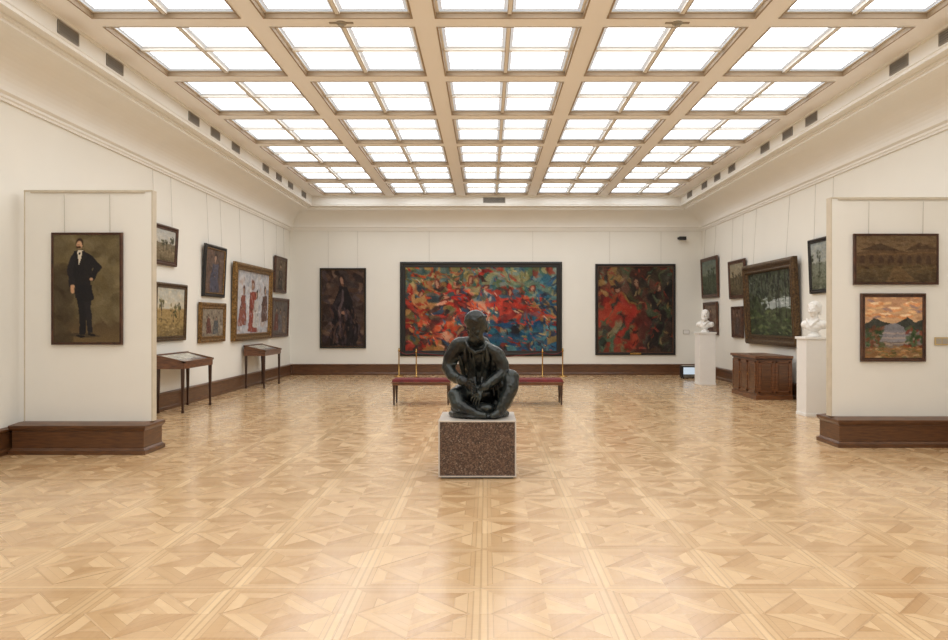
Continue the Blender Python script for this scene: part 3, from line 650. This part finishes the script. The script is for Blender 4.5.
def crouching_man():
    g = MB()
    g.lathe((0, 0, 0), [(.31, 0), (.325, .02), (.31, .045), (.24, .06)], n=28, sx=1.0, sy=1.0)
    g.ell((.0, .14, .12), (.27, .17, .12))
    g.ell((.0, .12, .22), (.23, .19, .17)); g.ell((-.01, .10, .40), (.195, .155, .22)); g.ell((-.015, .06, .58), (.21, .145, .20), (.35, .05, 0))
    g.ell((-.015, .03, .70), (.205, .125, .11), (.3, .10, 0)); g.ell((-.01, .16, .52), (.195, .09, .28), (.3, 0, 0))
    g.ell((-.01, .06, .77), (.14, .10, .08), (.3, 0, 0))
    g.chain([((-.01, .02, .75), .10), ((.005, -.05, .82), .082), ((.01, -.09, .87), .07)])
    g.chain([((-.05, .01, .775), .07), ((-.18, .0, .745), .090)]); g.chain([((.05, .01, .74), .07), ((.185, .0, .655), .086)])
    head(g, (.016, -.135, .95), .270, yaw=-.42, pitch=.50, beard=True, hair=1.06)
    # viewer-left arm: shoulder high, elbow out, forearm across to the raised shin
    g.chain([((-.20, .0, .73), .092), ((-.275, -.03, .62), .082), ((-.315, -.07, .50), .070), ((-.25, -.17, .43), .066), ((-.13, -.26, .385), .048), ((-.10, -.28, .375), .034)])
    # viewer-right arm: shoulder dropped, forearm hanging over the thigh
    g.chain([((.20, .0, .64), .088), ((.255, -.04, .55), .077), ((.27, -.10, .46), .065), ((.19, -.19, .395), .059), ((.10, -.265, .33), .044), ((.07, -.28, .31), .033)])
    hand(g, (-.095, -.285, .37), (.03, -.345, .31), (.35, -.3, .9), .20, 1)
    hand(g, (.065, -.285, .305), (-.01, -.325, .16), (1, -.1, .3), .20, -1)
    g.cap((-.125, -.262, .385), .056, (-.14, -.252, .39), .060); g.cap((.095, -.267, .327), .053, (.11, -.258, .335), .056)
    # viewer-right leg raised and turned out
    g.chain([((.10, .08, .22), .125), ((.23, -.02, .33), .110), ((.355, -.12, .415), .086), ((.358, -.17, .31), .080), ((.30, -.215, .17), .068), ((.26, -.23, .10), .060)])
    g.chain([((.25, -.205, .06), .046), ((.22, -.275, .052), .042), ((.19, -.31, .040), .032)])
    g.ell((.27, .0, .20), (.10, .14, .14))
    # viewer-left leg: knee lower, drawn in, shin sloping down in front
    g.chain([((-.10, .07, .21), .125), ((-.17, -.06, .23), .112), ((-.215, -.19, .225), .086), ((-.185, -.235, .15), .076), ((-.09, -.265, .095), .060), ((-.02, -.275, .07), .050)])
    g.chain([((-.03, -.27, .06), .046), ((.05, -.30, .052), .040), ((.10, -.315, .044), .030)])
    g.ell((-.15, -.19, .10), (.12, .085, .075)); g.ell((-.20, .03, .13), (.10, .19, .11)); g.ell((.21, .05, .12), (.10, .17, .10)); g.ell((0, -.06, .24), (.17, .12, .08))
    g.ell((.06, -.19, .10), (.14, .08, .06))
    def fold(pts, r=.016): g.chain([(p, r*(1 if 0 < i < len(pts)-1 else .6)) for i, p in enumerate(pts)], n=8)
    fold([(-.11, -.06, .79), (-.07, -.125, .73), (0, -.15, .67), (.08, -.125, .70), (.11, -.06, .76)], .024)
    fold([(-.02, -.13, .68), (-.03, -.11, .56), (-.03, -.08, .42), (-.02, -.14, .32)], .020)
    for sx in (-1, 1):
        fold([(sx*.11, -.10, .70), (sx*.12, -.10, .60), (sx*.09, -.085, .48), (sx*.07, -.08, .36)], .026)
        fold([(sx*.06, -.12, .67), (sx*.065, -.10, .55), (sx*.045, -.08, .42), (sx*.05, -.13, .32)], .018)
        fold([(sx*.17, -.07, .62), (sx*.165, -.06, .54), (sx*.16, -.04, .42), (sx*.16, -.02, .34)], .028)
    fold([(-.17, -.05, .35), (-.09, -.12, .31), (.02, -.16, .30), (.12, -.12, .31), (.17, -.05, .36)], .030)
    for k in range(4):
        z = .67-k*.055; x = -.24-k*.018; y = -.06-.018*k
        fold([(x-.055, y+.015, z), (x-.01, y-.018, z-.022), (x+.06, y+.005, z-.01)], .015)
        x = .232+.008*k; fold([(x+.055, y+.015, z-.06), (x+.01, y-.018, z-.085), (x-.055, y+.005, z-.065)], .015)
    for k in range(3):
        t = k*.045; fold([(-.265+t, -.17-t*.8, .485-t*.5), (-.245+t, -.228-t*.9, .45-t*.5), (-.215+t, -.205-t*.8, .395-t*.4)], .014)
        fold([(.22-t, -.155-t, .44-t*.6), (.22-t, -.232-t*.6, .41-t*.6), (.18-t, -.20-t*.8, .355-t*.5)], .014)
    for k in range(4):
        fold([(.415-.03*k, -.16-.02*k, .385-.08*k), (.365-.02*k, -.238-.012*k, .34-.075*k), (.305-.012*k, -.21-.01*k, .35-.075*k)], .014)
        fold([(-.275+.02*k, -.19-.015*k, .24-.04*k), (-.225+.02*k, -.27-.012*k, .215-.045*k), (-.165+.02*k, -.255-.01*k, .22-.045*k)], .015)
        fold([(.10+.05*k, -.02-.03*k, .36+.02*k), (.12+.05*k, -.10-.025*k, .29+.022*k), (.13+.05*k, -.10-.025*k, .20+.022*k)], .016)
    # hunch the upper body forward
    out = []
    for (x, y, z) in g.v:
        if z > .40: q = z-.40; y -= .38*q*min(1, q/.15)
        out.append((x, y, z))
    g.v = out
    return g
organic(crouching_man(), 'crouching_man_sculpture', M_bronze, .0055, ((PX0+PX1)/2+.012, (PY0+PY1)/2+.045, PZ), rz=-.14, smooth=3, disp=.012, dscale=.05)

# ------------------------------------------------------------------ marble busts and pedestals
def bust(name, loc, rz, s=1, beard=True):
    g = MB()
    g.lathe((0, 0, 0), [(.10, 0), (.10, .03), (.075, .04), (.055, .07), (.065, .10), (.05, .11)], n=24)
    g.ell((0, .01, .19), (.19, .11, .09)); g.ell((0, -.02, .15), (.13, .10, .07)); g.ell((-.15, .01, .19), (.07, .08, .07)); g.ell((.15, .01, .19), (.07, .08, .07))
    g.chain([((0, .01, .22), .075), ((0, -.01, .33), .058)])
    g.chain([((-.09, -.07, .27), .02), ((0, -.12, .17), .025), ((.09, -.07, .27), .02)])
    head(g, (0, -.02, .43), .25, yaw=0, pitch=.05, beard=beard, hair=1.0)
    return organic(g, name, M_marble, .007, loc, rz, smooth=2, scale=s)
def wped(name, x0, x1, y0, y1, h):
    b = MB(); b.box(x0+.01, x1-.01, y0+.01, y1-.01, .04, h-.04); b.box(x0, x1, y0, y1, 0, .05); b.box(x0-.012, x1+.012, y0-.012, y1+.012, h-.04, h)
    b.build(name, [M_whitep], bevel=.004)
wped('white_bust_pedestal', 5.22, 5.64, 17.72, 18.14, 1.30); bust('marble_bust', (5.43, 17.93, 1.30), -.5, 1.0)
wped('white_bust_pedestal', 5.27, 5.66, 11.9, 12.29, 1.32); bust('marble_bust', (5.50, 12.09, 1.32), -.9, 1.06, False)

# ------------------------------------------------------------------ cabinet
def cabinet():
    x0, x1, y0, y1, h = 5.38, 6.12, 14.4, 15.85, .88
    b = MB(); b.box(x0+.03, x1, y0+.03, y1-.03, .08, h-.05, 0); b.box(x0, x1, y0, y1, 0, .09, 0); b.box(x0-.02, x1, y0-.02, y1+.02, h-.05, h, 0); b.box(x0+.01, x1, y0+.01, y1-.01, h-.08, h-.05, 1)
    n = 3; L = (y1-y0-.06)
    for k in range(n):
        a = y0+.03+L*k/n+.03; c = a+L/n-.06
        b.box(x0+.015, x0+.032, a, c, .13, h-.11, 0); b.box(x0+.008, x0+.016, a+.06, c-.06, .20, h-.18, 2)
        for (q0, q1, r0, r1) in ((a, a+.05, .13, h-.11), (c-.05, c, .13, h-.11), (a, c, .13, .18), (a, c, h-.16, h-.11)): b.box(x0+.004, x0+.016, q0, q1, r0, r1, 0)
        b.ell((x0-.005, c-.02, .5), (.012, .012, .012), mi=3)
    for k in range(2):
        a = x0+.06+k*.34; c = a+.30
        for (q0, q1, r0, r1) in ((a, a+.04, .13, h-.11), (c-.04, c, .13, h-.11), (a, c, .13, .17), (a, c, h-.15, h-.11)): b.box(q0, q1, y0+.014, y0+.031, r0, r1, 0)
        b.box(a+.06, c-.06, y0+.02, y0+.031, .20, h-.18, 2)
    b.build('wooden_cabinet', [M_woodR, M_woodD, M_wood, M_brass], bevel=.004)
cabinet()

# ------------------------------------------------------------------ display tables
def table(y0, y1):
    xb, xf = XL+.07, XL+.56
    b = MB(); zb, zf = .98, .86
    def slab(o0, o1, mi, ins=0):
        vs = []
        for z_ in (o0, o1):
            for (x, zz) in ((xb+ins, zb), (xf-ins, zf)):
                for y in (y0+ins, y1-ins): vs.append((x, y, zz+z_ - (ins*0.2)))
        b.add(vs, [(0,1,3,2),(4,6,7,5),(0,2,6,4),(1,5,7,3),(0,4,5,1),(2,3,7,6)], mi)
    b.add([(xb, y0, .76), (xf, y0, .76), (xf, y0, zf), (xb, y0, zb), (xb, y1, .76), (xf, y1, .76), (xf, y1, zf), (xb, y1, zb)],
          [(0,1,2,3),(7,6,5,4),(1,5,6,2),(0,3,7,4),(0,4,5,1),(3,2,6,7)], 0)
    slab(0, .012, 3, .05); slab(.012, .018, 2, .04)
    for (ya, yb_) in ((y0-.015, y0+.04), (y1-.04, y1+.015)):
        b.add([(xb-.01, ya, zb), (xf+.015, ya, zf), (xf+.015, yb_, zf), (xb-.01, yb_, zb), (xb-.01, ya, zb+.03), (xf+.015, ya, zf+.03), (xf+.015, yb_, zf+.03), (xb-.01, yb_, zb+.03)], [(0,1,2,3),(4,5,6,7),(0,1,5,4),(1,2,6,5),(2,3,7,6),(3,0,4,7)], 0)
    b.box(xf-.04, xf+.015, y0-.015, y1+.015, zf-.005, zf+.03, 0); b.box(xb-.01, xb+.03, y0-.015, y1+.015, zb-.01, zb+.03, 0)
    for x in (xb+.035, xf-.035):
        for y in (y0+.04, y1-.04):
            b.frustum(x-.015, x+.015, y-.015, y+.015, .04, x-.026, x+.026, y-.026, y+.026, .77, 1); b.box(x-.02, x+.02, y-.02, y+.02, 0, .045, 1)
    b.build('display_case_table', [M_woodR, M_woodD, M_glass, M_paper])
table(12.3, 13.6); table(16.8, 18.1)

# ------------------------------------------------------------------ benches
def bench(x0, x1):
    y0, y1 = 13.5, 14.0; b = MB()
    b.box(x0+.02, x1-.02, y0+.02, y1-.02, .37, .42, 0)
    b.box(x0, x1, y0, y1, .415, .435, 0)
    b.frustum(x0+.01, x1-.01, y0+.01, y1-.01, .435, x0+.03, x1-.03, y0+.03, y1-.03, .485, 1)
    for x in (x0+.05, x1-.05):
        for y in (y0+.05, y1-.05): b.frustum(x-.014, x+.014, y-.014, y+.014, 0, x-.025, x+.025, y-.025, y+.025, .38, 2)
    b.build('upholstered_bench', [M_woodR, M_red, M_woodD], bevel=.005)
bench(-1.80, -.68); bench(.33, 1.45)

# ------------------------------------------------------------------ rope barrier
b = MB(); posts = [(-2.5, 20.45), (-1.95, 19.85), (1.53, 19.85), (2.15, 20.45)]
for x, y in posts:
    b.lathe((x, y, 0), [(.15, 0), (.15, .015), (.04, .035), (.018, .05), (.016, .70), (.03, .71), (.03, .74), (.018, .76), (.02, .79), (.005, .81)], n=16)
def rope(a, c, sag):
    a = Vector(a); c = Vector(c); pts = []
    for i in range(13):
        t_ = i/12; p = a.lerp(c, t_); p.z -= sag*4*t_*(1-t_); pts.append((p, .011))
    b.chain(pts, 1, 6)
for (p0, p1, sg) in ((0, 1, .08), (1, 2, .16), (2, 3, .08)): rope((*posts[p0], .72), (*posts[p1], .72), sg)
b.build('rope_barrier', [M_brass, M_red])

b = MB(); b.box(-.2, .2, -.14, .14, .03, .34, 0); b.box(-.17, .17, -.150, -.14, .12, .31, 1); b.box(-.16, .16, -.1, .1, .34, .355, 2)
for k in range(5): b.box(-.17, .17, -.146, -.14, .045+k*.014, .05+k*.014, 2)
for x in (-.16, .16):
    for y in (-.1, .1): b.cyl((x, y, 0), (x, y, .03), .02, mi=0)
b.build('humidifier', [M_blk, M_scr, M_ventf], loc=(5.52, 19.75, 0), bevel=.004)

# ------------------------------------------------------------------ world, camera, colour
w = bpy.data.worlds.new('world'); sc.world = w; w.use_nodes = True
w.node_tree.nodes['Background'].inputs[0].default_value = (.9, .95, 1, 1); w.node_tree.nodes['Background'].inputs[1].default_value = .5
cam = bpy.data.cameras.new('camera'); co = bpy.data.objects.new('camera', cam); COL.objects.link(co)
co.location = (0, 0, 1.6); co.rotation_euler = (math.pi/2, 0, 0); cam.sensor_width = 36; cam.lens = 720/948*36; cam.shift_x = -13/948
cam.clip_end = 100; sc.camera = co
sc.view_settings.view_transform = 'Standard'; sc.view_settings.look = 'None'; sc.view_settings.exposure = 0.2
